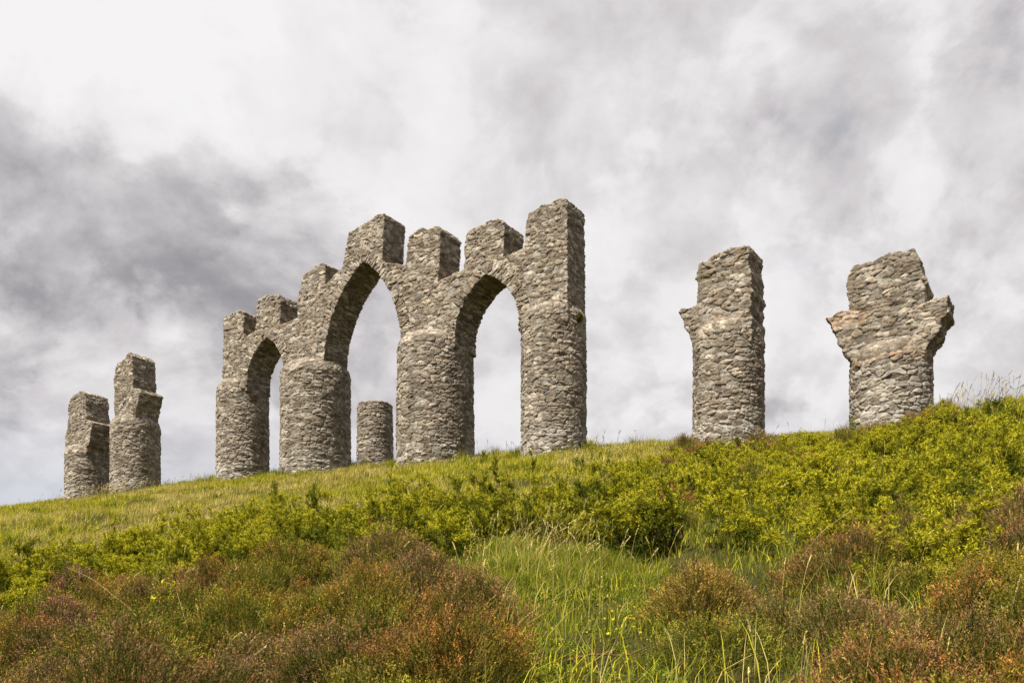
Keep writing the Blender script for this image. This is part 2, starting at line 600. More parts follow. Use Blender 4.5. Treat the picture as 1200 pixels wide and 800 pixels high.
def site(name, t, label, cat, group=None):
    """an Empty where the monument's axis, t metres left of the rightmost arch pier, meets the turf"""
    p = WALL_P + WALL_D * t
    z = float(ground(p[0], p[1]))
    o = bpy.data.objects.new(name, None)
    o.empty_display_size = 0.5
    COL.objects.link(o)
    o.location = (p[0], p[1], z)
    o.rotation_euler = (0, 0, WALL_ANGLE)
    tag(o, label, cat, group)
    return o, z


# ------------------------------------------------------------------ the arched monument
arches, base_z = site('ruined_arch_monument', 7.27, 'long grey rubble folly with three pointed arches on four round piers and a battlemented top', 'ruined arches', None)
X0 = 7.27


def loc(pts, dz=0.0):
    return [(X0 - t, z - base_z + dz) for t, z in pts]


def arch_curve(tl, tr, ta, zs, za, n=26, grow=0.0, grow_z=0.0, foot=0.0):
    """pointed arch from the left springing over the apex to the right springing, in (t, z)"""
    out = []
    if foot:
        out.append((tl + grow, zs - foot))
    for k in range(n + 1):
        s = k / n
        w = (1 - s * s) ** 0.8
        out.append((ta + (tl - ta + grow) * w, zs + (za + grow_z - zs) * s))
    for k in range(n - 1, -1, -1):
        s = k / n
        w = (1 - s * s) ** 0.8
        out.append((ta + (tr - ta - grow) * w, zs + (za + grow_z - zs) * s))
    if foot:
        out.append((tr - grow, zs - foot))
    return out


ARCH = [(13.14, 11.10, 12.05, 9.45, 10.90), (9.05, 5.50, 7.18, 9.40, 12.57), (3.28, 0.87, 2.08, 9.30, 10.98)]
top = [(14.60, 8.9), (14.55, 11.28), (13.36, 11.07), (12.68, 11.28), (12.05, 11.40), (11.33, 11.22), (10.45, 11.3), (9.0, 12.18), (8.2, 12.62),
       (7.75, 12.95), (7.2, 13.12), (6.7, 12.85), (6.37, 12.38), (5.36, 12.02), (3.98, 11.15), (2.96, 11.35), (2.1, 11.48),
       (1.46, 11.36), (0.71, 11.44), (-0.78, 11.3), (-0.80, 8.75)]
bottom = []
for (tl, tr, ta, zs, za) in ARCH[::-1]:
    c = arch_curve(tl, tr, ta, zs, za, grow=0.10, grow_z=0.14)
    c = [(tl + 0.10, 8.85)] + c + [(tr - 0.10, 8.85)]
    bottom += c[::-1]
wall = make_wall('arcade_wall', arches, loc(top + bottom), 0.55, 1, 0.020, ox=-X0, oz=base_z, rag=0.018)
for k, A in enumerate(ARCH):
    inner = arch_curve(*A, foot=0.35)
    outer = arch_curve(*A, grow=0.42, grow_z=0.46, foot=0.35)
    make_wall('arch_ring', arches, loc(inner + outer[::-1]), 0.572, 30 + k, 0.019, rag=0.012,
              arch=(0, 0, loc(inner)))
MERLON = [
    [(14.55, 11.22), (14.55, 12.05), (14.40, 12.15), (14.1, 12.24), (13.51, 12.26), (13.34, 12.12), (13.37, 11.0), ],
    [(12.67, 11.2), (12.58, 12.30), (12.50, 12.42), (12.0, 12.47), (11.40, 12.37), (11.33, 12.25), (11.34, 11.15), (12.05, 11.33)],
    [(10.45, 11.22), (10.36, 12.10), (10.12, 12.86), (9.95, 12.84), (9.56, 13.0), (9.2, 13.02), (8.99, 12.92), (8.99, 12.1)],
    [(8.2, 12.54), (7.95, 13.5), (7.90, 13.72), (7.60, 13.76), (7.22, 13.90), (6.80, 13.92), (6.64, 14.02), (6.30, 13.99), (6.24, 13.85), (6.38, 12.32), (6.7, 12.75), (7.2, 13.0), (7.75, 12.85)],
    [(5.36, 11.95), (5.18, 12.92), (4.95, 13.02), (4.68, 13.10), (4.4, 12.98), (4.0, 12.94), (3.87, 12.80), (3.97, 11.08)],
    [(2.95, 11.27), (2.88, 12.35), (2.78, 12.52), (2.3, 12.50), (2.0, 12.60), (1.58, 12.56), (1.42, 12.42), (1.47, 11.28), (2.1, 11.4)],
    [(0.70, 11.36), (0.65, 12.03), (0.55, 12.45), (0.40, 12.44), (0.1, 12.58), (-0.21, 12.55), (-0.5, 12.62), (-0.74, 12.52), (-0.77, 11.22)],
]
for k, mpoly in enumerate(MERLON):
    make_wall('merlon', arches, loc(mpoly), 0.54, 50 + k, 0.019, ox=-X0, oz=base_z, rag=0.032)
for k, (t, r, ztop) in enumerate(((14.05, 0.98, 9.68), (10.05, 1.25, 9.66), (4.5, 1.25, 9.60), (0.0, 0.97, 9.62))):
    p = WALL_P + WALL_D * t
    zb = float(ground(*p)) - 0.5
    d = make_drum('round_pier', arches, r, zb - base_z, ztop - base_z, 11 + k)
    d.location = (X0 - t, 0, 0)

# moss cushion growing from the right flank of the rightmost pier
def moss(parent, at, normal, size, seed):
    r = np.random.default_rng(seed)
    N = 900
    a = r.normal(0, 1, (N, 3))
    a /= np.linalg.norm(a, axis=1)[:, None]
    rad = size * r.uniform(0.4, 1, N) ** 0.5
    p = np.array(at) + a * rad[:, None] * np.array([1, 1, 1.25])
    t = r.normal(0, 1, (N, 3, 3)) * size * 0.13
    v = (p[:, None, :] + t).reshape(-1, 3)
    f = np.arange(N * 3).reshape(-1, 3)
    c = np.repeat(np.array([0.10, 0.085, 0.012]) * r.uniform(0.6, 1.5, (N, 1)), 3, 0)
    o = link('moss_cushion', mesh_np('moss_cushion', v, f, None, False, None, {'Col': c}), LEAF, parent)
    return o


moss(arches, (X0 + 0.96, -0.18, 9.15 - base_z), None, 0.12, 4)

# ------------------------------------------------------------------ outlying broken pillars
def pillar(t, r, ztop, stub_poly, label, seed, half=0.55, orange=False, pale_base=0.6):
    e, zb = site('pillar_ruin', t, label, 'ruined pillar', None)
    make_drum('round_pier', e, r, -0.5, ztop - zb, seed, orange_top=orange, pale_base=pale_base)
    org = (lambda v: np.clip((v[:, 0] * 0 + 1) * (v[:, 0] < -0.45) * (v[:, 2] > (7.35 - zb)) * (v[:, 2] < (7.72 - zb)), 0, 1) * 0.45) if orange else None
    make_wall('broken_springer', e, [(t - a, z - zb) for a, z in stub_poly], half, seed + 100, 0.019, ox=-t, oz=zb, rag=0.06, orange=org)
    return e


pillar(24.82, 0.93, 8.42, [(25.62, 8.0), (25.74, 8.9), (25.46, 9.30), (25.44, 10.15), (25.34, 10.50), (25.05, 10.72), (24.7, 10.70), (24.5, 10.82), (24.15, 10.66), (24.02, 10.3), (23.92, 9.45), (23.50, 9.30), (23.56, 8.9), (23.95, 8.0)],
       'broken rubble pillar at the far left end of the row, topped by a small block', 61)
pillar(21.1, 1.01, 9.25, [(21.80, 8.8), (21.84, 10.73), (21.74, 11.35), (21.55, 11.55), (21.3, 11.58), (21.0, 11.78), (20.75, 11.94), (20.56, 11.72), (20.42, 10.35), (20.02, 10.22), (19.95, 10.1), (20.15, 9.4), (20.40, 8.8)],
       'tall notched rubble pillar second from the left, with a ledge on its right side', 62)
pillar(-5.37, 0.91, 8.10, [(-4.62, 7.4), (-4.52, 7.75), (-4.38, 8.15), (-4.17, 8.54), (-4.24, 8.64), (-4.64, 8.62), (-4.70, 9.15), (-4.78, 9.70), (-5.14, 9.80), (-5.45, 9.84), (-5.6, 9.93), (-5.89, 9.92), (-6.11, 9.85), (-6.16, 9.0), (-6.16, 7.4)],
       'slender rubble pillar right of the arches with one overhanging springer on its left', 63)
pillar(-9.37, 0.91, 6.78, [(-8.60, 6.2), (-8.52, 6.52), (-8.26, 6.98), (-8.03, 7.45), (-7.97, 7.60), (-8.10, 7.70), (-8.46, 7.70), (-8.50, 8.5), (-8.66, 8.82), (-9.1, 8.80), (-9.39, 8.86), (-9.79, 8.90), (-9.94, 8.88), (-10.02, 8.6), (-10.17, 8.0), (-10.19, 7.58), (-10.45, 7.58), (-10.70, 7.62), (-10.64, 7.25), (-10.46, 6.86), (-10.24, 6.48), (-10.14, 6.2)],
       'rightmost rubble pillar with broken springers jutting out on both sides', 64, half=0.47, orange=True, pale_base=1.4)

# the stump standing behind the middle arch
sx, sy = -5.78, 36.0
sz = 6.55
stump = bpy.data.objects.new('pillar_stump', None)
COL.objects.link(stump)
stump.location = (sx, sy, float(ground(sx, sy)))
tag(stump, 'short round rubble stump seen low down through the tallest arch', 'ruined pillar')
make_drum('round_pier', stump, 0.75, -0.6, 9.57 - stump.location.z, 71, dome=0.08)



# ------------------------------------------------------------------ vegetation
def inside(poly, x, y):
    r = np.zeros(x.shape, bool)
    n = len(poly)
    for i in range(n):
        x0, y0 = poly[i]
        x1, y1 = poly[(i + 1) % n]
        c = ((y0 > y) != (y1 > y)) & (x < (x1 - x0) * (y - y0) / (y1 - y0 + 1e-12) + x0)
        r ^= c
    return r


# patches of the hillside, in metres on the ground (x to the right, y away)
JUNIPER_LOW = [(-11.36, 15.35), (-8.47, 14.12), (-7.05, 14.1), (-5.63, 14.07), (-4.45, 14.83), (-2.8, 14.02), (-1.78, 13.72), (-0.5, 12.54), (1.0, 11.15), (0.82, 7.87), (0.0, 8.5), (-0.9, 8.4), (-1.97, 9.1), (-3.04, 9.3), (-3.58, 8.8), (-4.29, 8.1), (-4.35, 7.4), (-4.68, 7.1), (-6.5, 6.3)]
JUNIPER_HIGH = [(2.72, 17.02), (3.85, 17.52), (5.05, 16.82), (5.91, 16.42), (7.78, 16.91), (10.11, 18.2), (11.75, 18.0), (13.64, 17.44), (7.5, 8.0), (4.37, 6.7), (3.44, 6.0), (2.91, 5.9), (2.2, 5.9), (1.49, 6.4), (0.98, 8.2), (1.05, 10.48), (1.83, 13.56)]
HEATHER_A = [(-6.5, 6.3), (-4.72, 7.1), (-4.39, 7.4), (-4.0, 8.3), (-3.3, 8.8), (-2.8, 9.2), (-1.8, 9.0), (-1.0, 8.1), (-0.25, 6.9), (-0.05, 5.79), (0.02, 4.9), (0.0, 3.3), (-4.6, 3.3)]
HEATHER_B = [(0.95, 3.3), (0.95, 5.04), (1.20, 5.7), (1.46, 6.1), (2.17, 5.8), (2.87, 5.8), (3.4, 6.0), (4.33, 6.7), (7.0, 7.9), (5.0, 3.1), (0.78, 3.1)]


def wobble(x, y, amp=0.55, seed=0):
    return (x + amp * (fbm(x * 0.9, y * 0.9, 0.5, 90 + seed, 3) - 0.5) * 2, y + amp * (fbm(x * 0.9, y * 0.9, 7.5, 91 + seed, 3) - 0.5) * 2)


def scatter(x0, x1, y0, y1, density, r=rng):
    n = int((x1 - x0) * (y1 - y0) * density)
    return r.uniform(x0, x1, n), r.uniform(y0, y1, n)


def in_wedge(x, y, m=1.18, pad=1.2):
    """only the part of the hill the photograph and a step to its side can see"""
    return np.abs(x) < 0.6 * m * y + pad


class Bag:
    """collects triangles with a colour per vertex"""
    def __init__(self):
        self.v, self.f, self.c, self.n = [], [], [], 0

    def add(self, v, f, c):
        self.v.append(np.asarray(v, np.float32)); self.f.append(np.asarray(f, np.int64) + self.n); self.c.append(np.asarray(c, np.float32))
        self.n += len(v)

    def mesh(self, name):
        return mesh_np(name, np.concatenate(self.v), np.concatenate(self.f), None, False, None, {'Col': np.concatenate(self.c)})


def add_blades(bag, pos, length, width, az, lean, cb, ct, fine=True, up=None, side_az=None):
    """curved tapering blades: lean is how far the tip is carried sideways, as a share of the length"""
    N = len(pos)
    ts = np.array([0, 0.4, 0.75, 1.0]) if fine else np.array([0, 0.55, 1.0])
    ws = np.array([0.75, 1.0, 0.6, 0.0]) if fine else np.array([1.0, 0.75, 0.0])
    d = np.stack([np.cos(az), np.sin(az), np.zeros(N)], 1)
    sa_ = az + math.pi / 2 + rng.uniform(-0.9, 0.9, N) if side_az is None else side_az
    s = np.stack([np.cos(sa_), np.sin(sa_), np.zeros(N)], 1)
    rows = []
    cols = []
    for k, t in enumerate(ts):
        cen = pos + d * (length * lean * t ** 1.9)[:, None]
        cen = cen + np.array([0, 0, 1.0]) * (length * (t - 0.38 * np.minimum(lean, 1.6) * t ** 2.4))[:, None]
        c = cb * (1 - t) + ct * t
        if ws[k] > 0:
            rows += [cen - s * (width * ws[k] * 0.5)[:, None], cen + s * (width * ws[k] * 0.5)[:, None]]
            cols += [c, c]
        else:
            rows.append(cen)
            cols.append(c)
    m = len(rows)
    V = np.stack(rows, 1).reshape(-1, 3)
    C_ = np.stack(cols, 1).reshape(-1, 3)
    F = []
    for k in range(len(ts) - 2):
        a = 2 * k
        F += [(a, a + 1, a + 3), (a, a + 3, a + 2)]
    a = 2 * (len(ts) - 2)
    F.append((a, a + 1, a + 2))
    F = (np.array(F)[None] + (np.arange(N) * m)[:, None, None]).reshape(-1, 3)
    bag.add(V, F, C_)


def frames(dirs, spin):
    """rotation matrices whose third column is dirs"""
    z = dirs / np.linalg.norm(dirs, axis=1)[:, None]
    h = np.where(np.abs(z[:, 2:3]) > 0.95, np.array([[1.0, 0, 0]]), np.array([[0, 0, 1.0]]))
    x = np.cross(h, z); x /= np.linalg.norm(x, axis=1)[:, None]
    y = np.cross(z, x)
    cs, sn = np.cos(spin)[:, None], np.sin(spin)[:, None]
    return np.stack([x * cs + y * sn, -x * sn + y * cs, z], -1)


def stamp(bag, templates, pos, dirs, scale, color, vary=0.18, r=rng):
    """copy one of the sprig shapes to every position; a sprig carries a base tint (0..1) towards its own second colour"""
    N = len(pos)
    M = frames(dirs, r.uniform(0, 6.283, N)) * scale[:, None, None]
    which = r.integers(0, len(templates), N)
    for k, (tv, tf, tt) in enumerate(templates):
        idx = np.nonzero(which == k)[0]
        if not len(idx):
            continue
        V = np.einsum('nij,mj->nmi', M[idx], tv) + pos[idx][:, None, :]
        c0, c1 = color[0][idx], color[1][idx]
        Cc = c0[:, None, :] * (1 - tt)[None, :, None] + c1[:, None, :] * tt[None, :, None]
        Cc = Cc * r.uniform(1 - vary, 1 + vary, (len(idx), len(tv) // 3, 1)).repeat(3, 1) if len(tv) % 3 == 0 else Cc
        m = len(tv)
        F = (tf[None] + (np.arange(len(idx)) * m)[:, None, None]).reshape(-1, 3)
        bag.add(V.reshape(-1, 3), F, Cc.reshape(-1, 3))


def tri_list(tris, tints):
    v = np.array(tris).reshape(-1, 3)
    return v, np.arange(len(v)).reshape(-1, 3), np.array(tints, float).repeat(3)


def juniper_sprig(seed, L=0.14, twigs=4, needles=13):
    r = np.random.default_rng(seed)
    tris, tint = [], []

    def needle(p, d, ln, w, t):
        s = np.cross(d, r.normal(0, 1, 3)); s /= np.linalg.norm(s) + 1e-9
        tris.append([p - s * w / 2, p + s * w / 2, p + d * ln]); tint.append(t)
    axes = [(np.zeros(3), np.array([0, 0, 1.0]), L)]
    for k in range(twigs):
        h = r.uniform(0.15, 0.8) * L
        a = r.uniform(0, 6.283)
        d = np.array([math.cos(a) * 0.75, math.sin(a) * 0.75, r.uniform(0.45, 0.95)])
        axes.append((np.array([0, 0, h]), d / np.linalg.norm(d), L * r.uniform(0.35, 0.6)))
    for (p0, d, ln) in axes:
        needle(p0, d, ln, 0.006, 0.0)
        for i in range(needles):
            s = (i + r.uniform(0, 1)) / needles
            s = 0.15 + 0.85 * s
            nd = r.normal(0, 1, 3); nd -= d * nd.dot(d); nd /= np.linalg.norm(nd)
            dd = nd * 0.8 + d * r.uniform(0.5, 1.1)
            needle(p0 + d * ln * s, dd / np.linalg.norm(dd), r.uniform(0.024, 0.038), 0.0085, min(1, 0.15 + 0.85 * s * r.uniform(0.7, 1.2)))
    return tri_list(tris, tint)


def heather_sprig(seed, stems=4, leaves=20, L=0.20):
    r = np.random.default_rng(seed)
    tris, tint = [], []
    for k in range(stems):
        a = r.uniform(0, 6.283)
        sp = r.uniform(0.05, 0.45)
        d = np.array([math.cos(a) * sp, math.sin(a) * sp, 1.0]); d /= np.linalg.norm(d)
        ln = L * r.uniform(0.7, 1.15)
        p0 = np.array([r.normal(0, 0.018), r.normal(0, 0.018), 0])
        s0 = np.cross(d, r.normal(0, 1, 3)); s0 /= np.linalg.norm(s0)
        tris.append([p0 - s0 * 0.002, p0 + s0 * 0.002, p0 + d * ln]); tint.append(0.5)
        for i in range(leaves):
            s = 0.22 + 0.80 * (i + r.uniform(0, 1)) / leaves
            nd = r.normal(0, 1, 3); nd -= d * nd.dot(d); nd /= np.linalg.norm(nd)
            dd = nd * 0.8 + d * r.uniform(0.5, 1.2); dd /= np.linalg.norm(dd)
            sd = np.cross(dd, r.normal(0, 1, 3)); sd /= np.linalg.norm(sd)
            p = p0 + d * ln * s
            w = r.uniform(0.0045, 0.0075)
            tris.append([p - sd * w / 2, p + sd * w / 2, p + dd * r.uniform(0.010, 0.019)])
            tint.append(min(1, max(0, (s - 0.50) * 2.2 + r.normal(0, 0.12))))
    return tri_list(tris, tint)


JUN = [juniper_sprig(100 + k) for k in range(6)]
HEA = [heather_sprig(200 + k) for k in range(6)]
LUSH = [(-0.25, 9.2), (0.9, 8.2), (1.15, 7.5), (1.0, 6.5), (0.9, 5.0), (0.9, 3.3), (0.0, 3.3), (0.02, 4.9), (-0.05, 5.8), (-0.2, 7.0), (-0.8, 8.6)]


def plant_z(x, y):
    return ground(x, y)


def in_pier(x, y, grow=0.0):
    hit = np.zeros(x.shape, bool)
    for t, r in ((24.9, 1.0), (21.1, 1.05), (14.05, 1.03), (10.05, 1.3), (4.5, 1.3), (0, 1.03), (-5.39, 1.02), (-9.37, 1.03)):
        p = WALL_P + WALL_D * t
        hit |= np.hypot(x - p[0], y - p[1]) < r + grow
    return hit


# ---- juniper: cushions of sprays
def juniper_cushion(bag, cx, cy, rad, hgt, n, r, warm=0.5, spiky=0.0, base=None, lift=0.0):
    """a low dome of upswept sprays, uneven, with gaps"""
    m = max(4, int(4 + 23 * rad ** 1.3))                  # arms, each ending in a tuft of sprays
    ua = r.uniform(0, 1, m); aa = r.uniform(0, 6.283, m)
    ela = np.arccos(1 - ua * 0.96)
    reach = r.uniform(0.70, 1.15, m) * (1 + spiky * np.abs(r.normal(0, 1, m)))
    arm = r.integers(0, m, n)
    old = r.uniform(0, 1, n) < 0.36                      # older, darker needles along the arm; the rest sit at its tip
    s_ = np.where(old, r.uniform(0.1, 0.7, n), 1.08 - 0.5 * r.uniform(0, 1, n) ** 1.5)
    tx = np.cos(aa) * np.sin(ela) * rad * reach; ty = np.sin(aa) * np.sin(ela) * rad * reach
    tz = np.cos(ela) * hgt * reach
    tz = np.maximum(tz, 0.18 * hgt)
    fat = 0.016 + 0.034 * rad
    off = r.normal(0, 1, (n, 3)) * fat * np.where(old, 1.8, 1.35 - 0.6 * s_)[:, None]
    x = cx + tx[arm] * s_ + off[:, 0]; y = cy + ty[arm] * s_ + off[:, 1]
    g = plant_z(x, y) if base is None else base + 0 * x
    z = g + lift + tz[arm] * s_ ** 1.3 + 0.5 * off[:, 2]
    d = np.stack([tx[arm], ty[arm], tz[arm] * 1.1 + 0.25 * rad], 1)
    d /= np.linalg.norm(d, axis=1)[:, None] + 1e-9
    d = d + off / fat * 0.30 + np.array([0, 0, 0.25])
    s = r.uniform(0.55, 1.05, n)
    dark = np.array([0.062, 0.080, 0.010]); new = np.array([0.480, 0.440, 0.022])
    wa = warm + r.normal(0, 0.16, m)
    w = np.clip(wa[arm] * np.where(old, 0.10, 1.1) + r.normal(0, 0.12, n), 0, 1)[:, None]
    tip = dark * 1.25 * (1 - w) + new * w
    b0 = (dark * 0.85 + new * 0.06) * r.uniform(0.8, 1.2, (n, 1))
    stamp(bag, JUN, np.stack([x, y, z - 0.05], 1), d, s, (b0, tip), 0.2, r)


def fill_juniper(name, poly, per_m2, seed, cover):
    r = np.random.default_rng(seed)
    P_ = np.array(poly)
    x, y = scatter(P_[:, 0].min() - 0.5, P_[:, 0].max() + 0.5, P_[:, 1].min() - 0.5, P_[:, 1].max() + 0.5, per_m2, r)
    wx, wy = wobble(x, y, 0.5, seed)
    k = inside(poly, wx, wy) & in_wedge(x, y) & ~in_pier(x, y, 0.25) & ~inside(LUSH, x, y)
    bag = Bag()
    gap = fbm(x * 0.62, y * 0.62, 6.0, 47, 3)
    k &= gap > (0.34 if cover else 0.40)
    for cx, cy in zip(x[k], y[k]):
        rad = r.uniform(0.18, 0.50)
        n = int(560 * rad ** 1.5 * (1.0 if cy < 12 else 0.8)) + 30
        warm = 0.25 + 0.9 * float(fbm(np.array([cx * 0.55]), np.array([cy * 0.55]), 2.0, 44, 3)[0])
        far = 0.45 if cy > 13.5 else (0.8 if cy > 11 else 1.0)
        juniper_cushion(bag, cx, cy, rad, rad * r.uniform(0.7, 1.8) * far, n, r, warm + 0.34 + r.normal(0, 0.22), 0.05, lift=far * max(0.0, r.normal(0.05, 0.10)))
    o = link(name, bag.mesh(name), NEEDLE)
    tag(o, kind='stuff')
    return o


tag(fill_juniper('juniper_scrub', JUNIPER_LOW, 3.4, 301, False), 'mat of yellow-green juniper sprawling across the slope below the arches', 'juniper scrub')
tag(fill_juniper('juniper_scrub', JUNIPER_HIGH, 4.2, 302, True), 'mat of bright juniper covering the bank below the two end pillars', 'juniper scrub')


# ---- heather: low bushy mounds of short upright shoots
H_GREEN = np.array([0.080, 0.095, 0.012]); H_RUSSET = np.array([0.310, 0.108, 0.040]); H_BROWN = np.array([0.245, 0.140, 0.078]); H_OLIVE = np.array([0.270, 0.215, 0.016])


def heather_mound(bag, cx, cy, rad, hgt, n, r, tipc, lowc, base=None, spread=0.30):
    """shoots stand on a dome of older wood; their tips make an uneven surface with dark gaps"""
    a = r.uniform(0, 6.283, n); q = np.sqrt(r.uniform(0, 1, n))
    lump = 0.45 + 1.0 * vnoise(np.cos(a) * q * rad * 9 + cx * 5, np.sin(a) * q * rad * 9 + cy * 5, 0.5, 37)
    keep = lump > 0.84
    a, q, lump = a[keep], q[keep], lump[keep]
    n = len(a)
    rr = rad * q
    x = cx + np.cos(a) * rr; y = cy + np.sin(a) * rr
    g = ground(x, y) if base is None else base(x, y)
    s = r.uniform(0.65, 1.15, n)
    tip_h = hgt * np.sqrt(np.clip(1.06 - q * q, 0.02, 1)) * lump
    z = g + np.maximum(-0.03, tip_h - 0.18 * s)
    d = np.stack([np.cos(a) * q * 0.75, np.sin(a) * q * 0.75, np.ones(n)], 1) + r.normal(0, spread * 0.6, (n, 3))
    f = np.exp(r.normal(0.0, 0.30, (n, 1)))
    own = np.array([H_RUSSET, H_BROWN, H_OLIVE, H_GREEN * 1.5])[r.choice(4, n, p=[0.30, 0.22, 0.28, 0.20])]
    mx_ = np.clip(r.normal(0.36, 0.25, (n, 1)), 0, 1)
    tipc = np.asarray(tipc) * (1 - mx_) + own * mx_
    stamp(bag, HEA, np.stack([x, y, z], 1), d, s, (lowc * r.uniform(0.6, 1.2, (n, 1)), tipc * f), 0.30, r)


def fill_heather(name, poly, per_m2, seed):
    r = np.random.default_rng(seed)
    P_ = np.array(poly)
    lo, hi = P_.min(0) - 0.5, P_.max(0) + 0.5
    x, y = scatter(lo[0], hi[0], lo[1], hi[1], per_m2, r)
    wx, wy = wobble(x, y, 0.5, seed)
    k = inside(poly, wx, wy) & in_wedge(x, y) & (np.hypot(x, y) > 3.2) & (np.hypot(x - 0.56, y - 4.95) > 0.45)
    bag = Bag()
    hue_f = fbm(x * 0.75, y * 0.75, 3.0, 55 + seed, 3)
    for cx, cy, hf in zip(x[k], y[k], hue_f[k]):
        rad = r.uniform(0.15, 0.40)
        hue = float(np.clip(0.5 + (hf - 0.5) * 2.6 + r.normal(0, 0.22), 0, 1))
        if hue < 0.34:
            tipc = H_OLIVE * (1 - hue / 0.34) * 0.9 + H_RUSSET * (hue / 0.34)
        elif hue < 0.62:
            tipc = H_RUSSET + (H_BROWN - H_RUSSET) * ((hue - 0.34) / 0.28)
        else:
            tipc = H_BROWN * 0.8
        if r.uniform() < 0.36:
            tipc = H_GREEN * 1.9 * 0.6 + H_OLIVE * 0.4
        heather_mound(bag, cx, cy, rad, r.uniform(0.24, 0.58) * (0.6 + rad), int(1400 * rad ** 1.6) + 14, r, tipc, H_GREEN)
    return tag(link(name, bag.mesh(name), HEATH), kind='stuff')


tag(fill_heather('heather', HEATHER_A, 5.8, 401), 'russet and olive heather carpeting the slope left of the grassy path', 'heather')
tag(fill_heather('heather', HEATHER_B, 6.0, 402), 'russet and olive heather carpeting the slope right of the grassy path', 'heather')


tag(fill_heather('heather', JUNIPER_HIGH, 0.6, 403), 'small brown tufts of heather showing through the bright juniper bank', 'heather')


# ---- grass
def palette(n, cols, weights, r, vary=0.18):
    k = r.choice(len(cols), n, p=np.array(weights) / sum(weights))
    return np.array(cols)[k] * r.uniform(1 - vary, 1 + vary, (n, 1))


GREEN = (0.185, 0.205, 0.016); LIME = (0.440, 0.390, 0.028); STRAW = (0.56, 0.46, 0.18); OCHRE = (0.36, 0.28, 0.075); DEEP = (0.080, 0.105, 0.012)


def meadow():
    r = np.random.default_rng(501)
    bag = Bag()
    for (y0, y1, dens, wid, fine) in ((8.5, 16, 620, 0.0052, True), (16, 24, 430, 0.0075, False), (24, 31, 330, 0.0105, False), (31, 44, 190, 0.014, False)):
        x, y = scatter(-0.72 * y1 - 1, 0.72 * y1 + 1, y0, y1, dens, r)
        q = -((x - WALL_P[0]) * WALL_N[0] + (y - WALL_P[1]) * WALL_N[1])
        wx, wy = wobble(x, y, 0.5, 3)
        thick = inside(JUNIPER_LOW, wx, wy) | inside(JUNIPER_HIGH, wx, wy) | inside(HEATHER_A, wx, wy)
        keep = in_wedge(x, y) & (q < 9) & ~in_pier(x, y) & ((~thick) | (r.uniform(0, 1, len(x)) < 0.40))
        x, y, q = x[keep], y[keep], q[keep]
        tuft = fbm(x * 1.1, y * 1.1, 9.0, 61, 3)
        fine_t = vnoise(x * 4.5, y * 4.5, 2.0, 66)
        sel = r.uniform(0, 1, len(x)) < np.clip(0.45 + 1.1 * (tuft - 0.3) * fine_t * 1.6, 0.25, 1)
        x, y, q, tuft, fine_t = x[sel], y[sel], q[sel], tuft[sel], fine_t[sel]
        n = len(x)
        ln = r.uniform(0.09, 0.23, n) * (0.55 + 1.0 * tuft) * (0.75 + 0.6 * fine_t)
        ln *= np.where(np.abs(q) < 2.0, 0.8, 1.0)
        dry = np.clip((fbm(x * 0.42, y * 0.42, 1.0, 62, 3) - 0.5) * 5.0 + 0.52, 0.03, 1.0)
        isdry = r.uniform(0, 1, n) < dry * 0.75
        c = np.where(isdry[:, None], palette(n, [STRAW, OCHRE], [1, 1.3], r), palette(n, [GREEN, LIME, DEEP], [1.2, 1.8, 0.35], r))
        pos = np.stack([x, y, ground(x, y) - 0.01], 1)
        az = r.normal(0.2, 1.5, n)
        add_blades(bag, pos, ln, np.full(n, wid) * r.uniform(0.7, 1.3, n), az, r.uniform(0.1, 0.9, n), c * 0.92, c * 1.05, fine)
    # tussocks
    tx, ty = scatter(-24, 16, 9, 38, 2.4, r)
    q = -((tx - WALL_P[0]) * WALL_N[0] + (ty - WALL_P[1]) * WALL_N[1])
    k = in_wedge(tx, ty) & (q < 5) & ~in_pier(tx, ty, 0.1) & ~inside(JUNIPER_LOW, tx, ty) & ~inside(JUNIPER_HIGH, tx, ty) & ~inside(HEATHER_A, tx, ty)
    for cx, cy in zip(tx[k], ty[k]):
        n = int(r.uniform(50, 110))
        a = r.uniform(0, 6.283, n); rr = np.abs(r.normal(0, 0.10, n)) * r.uniform(0.7, 1.6)
        x, y = cx + np.cos(a) * rr, cy + np.sin(a) * rr
        far = 1.0 if cy < 20 else 0.75
        pick = r.uniform()
        c = palette(n, [GREEN, DEEP, LIME], [1.2, 1.2, 0.4], r) if pick < 0.45 else (palette(n, [LIME, GREEN, OCHRE], [1.6, 0.7, 0.6], r) if pick < 0.8 else palette(n, [STRAW, OCHRE], [1.4, 0.8], r))
        add_blades(bag, np.stack([x, y, ground(x, y) - 0.01], 1), r.uniform(0.14, 0.32, n) * far, np.full(n, 0.0052 if cy < 16 else 0.009), a, r.uniform(0.15, 1.2, n), c * 0.92, c * 1.05, cy < 16)
    return tag(link('meadow_grass', bag.mesh('meadow_grass'), LEAF), 'sunlit short grass of green and straw blades on the hilltop round the piers', 'grass', kind='stuff')


meadow()


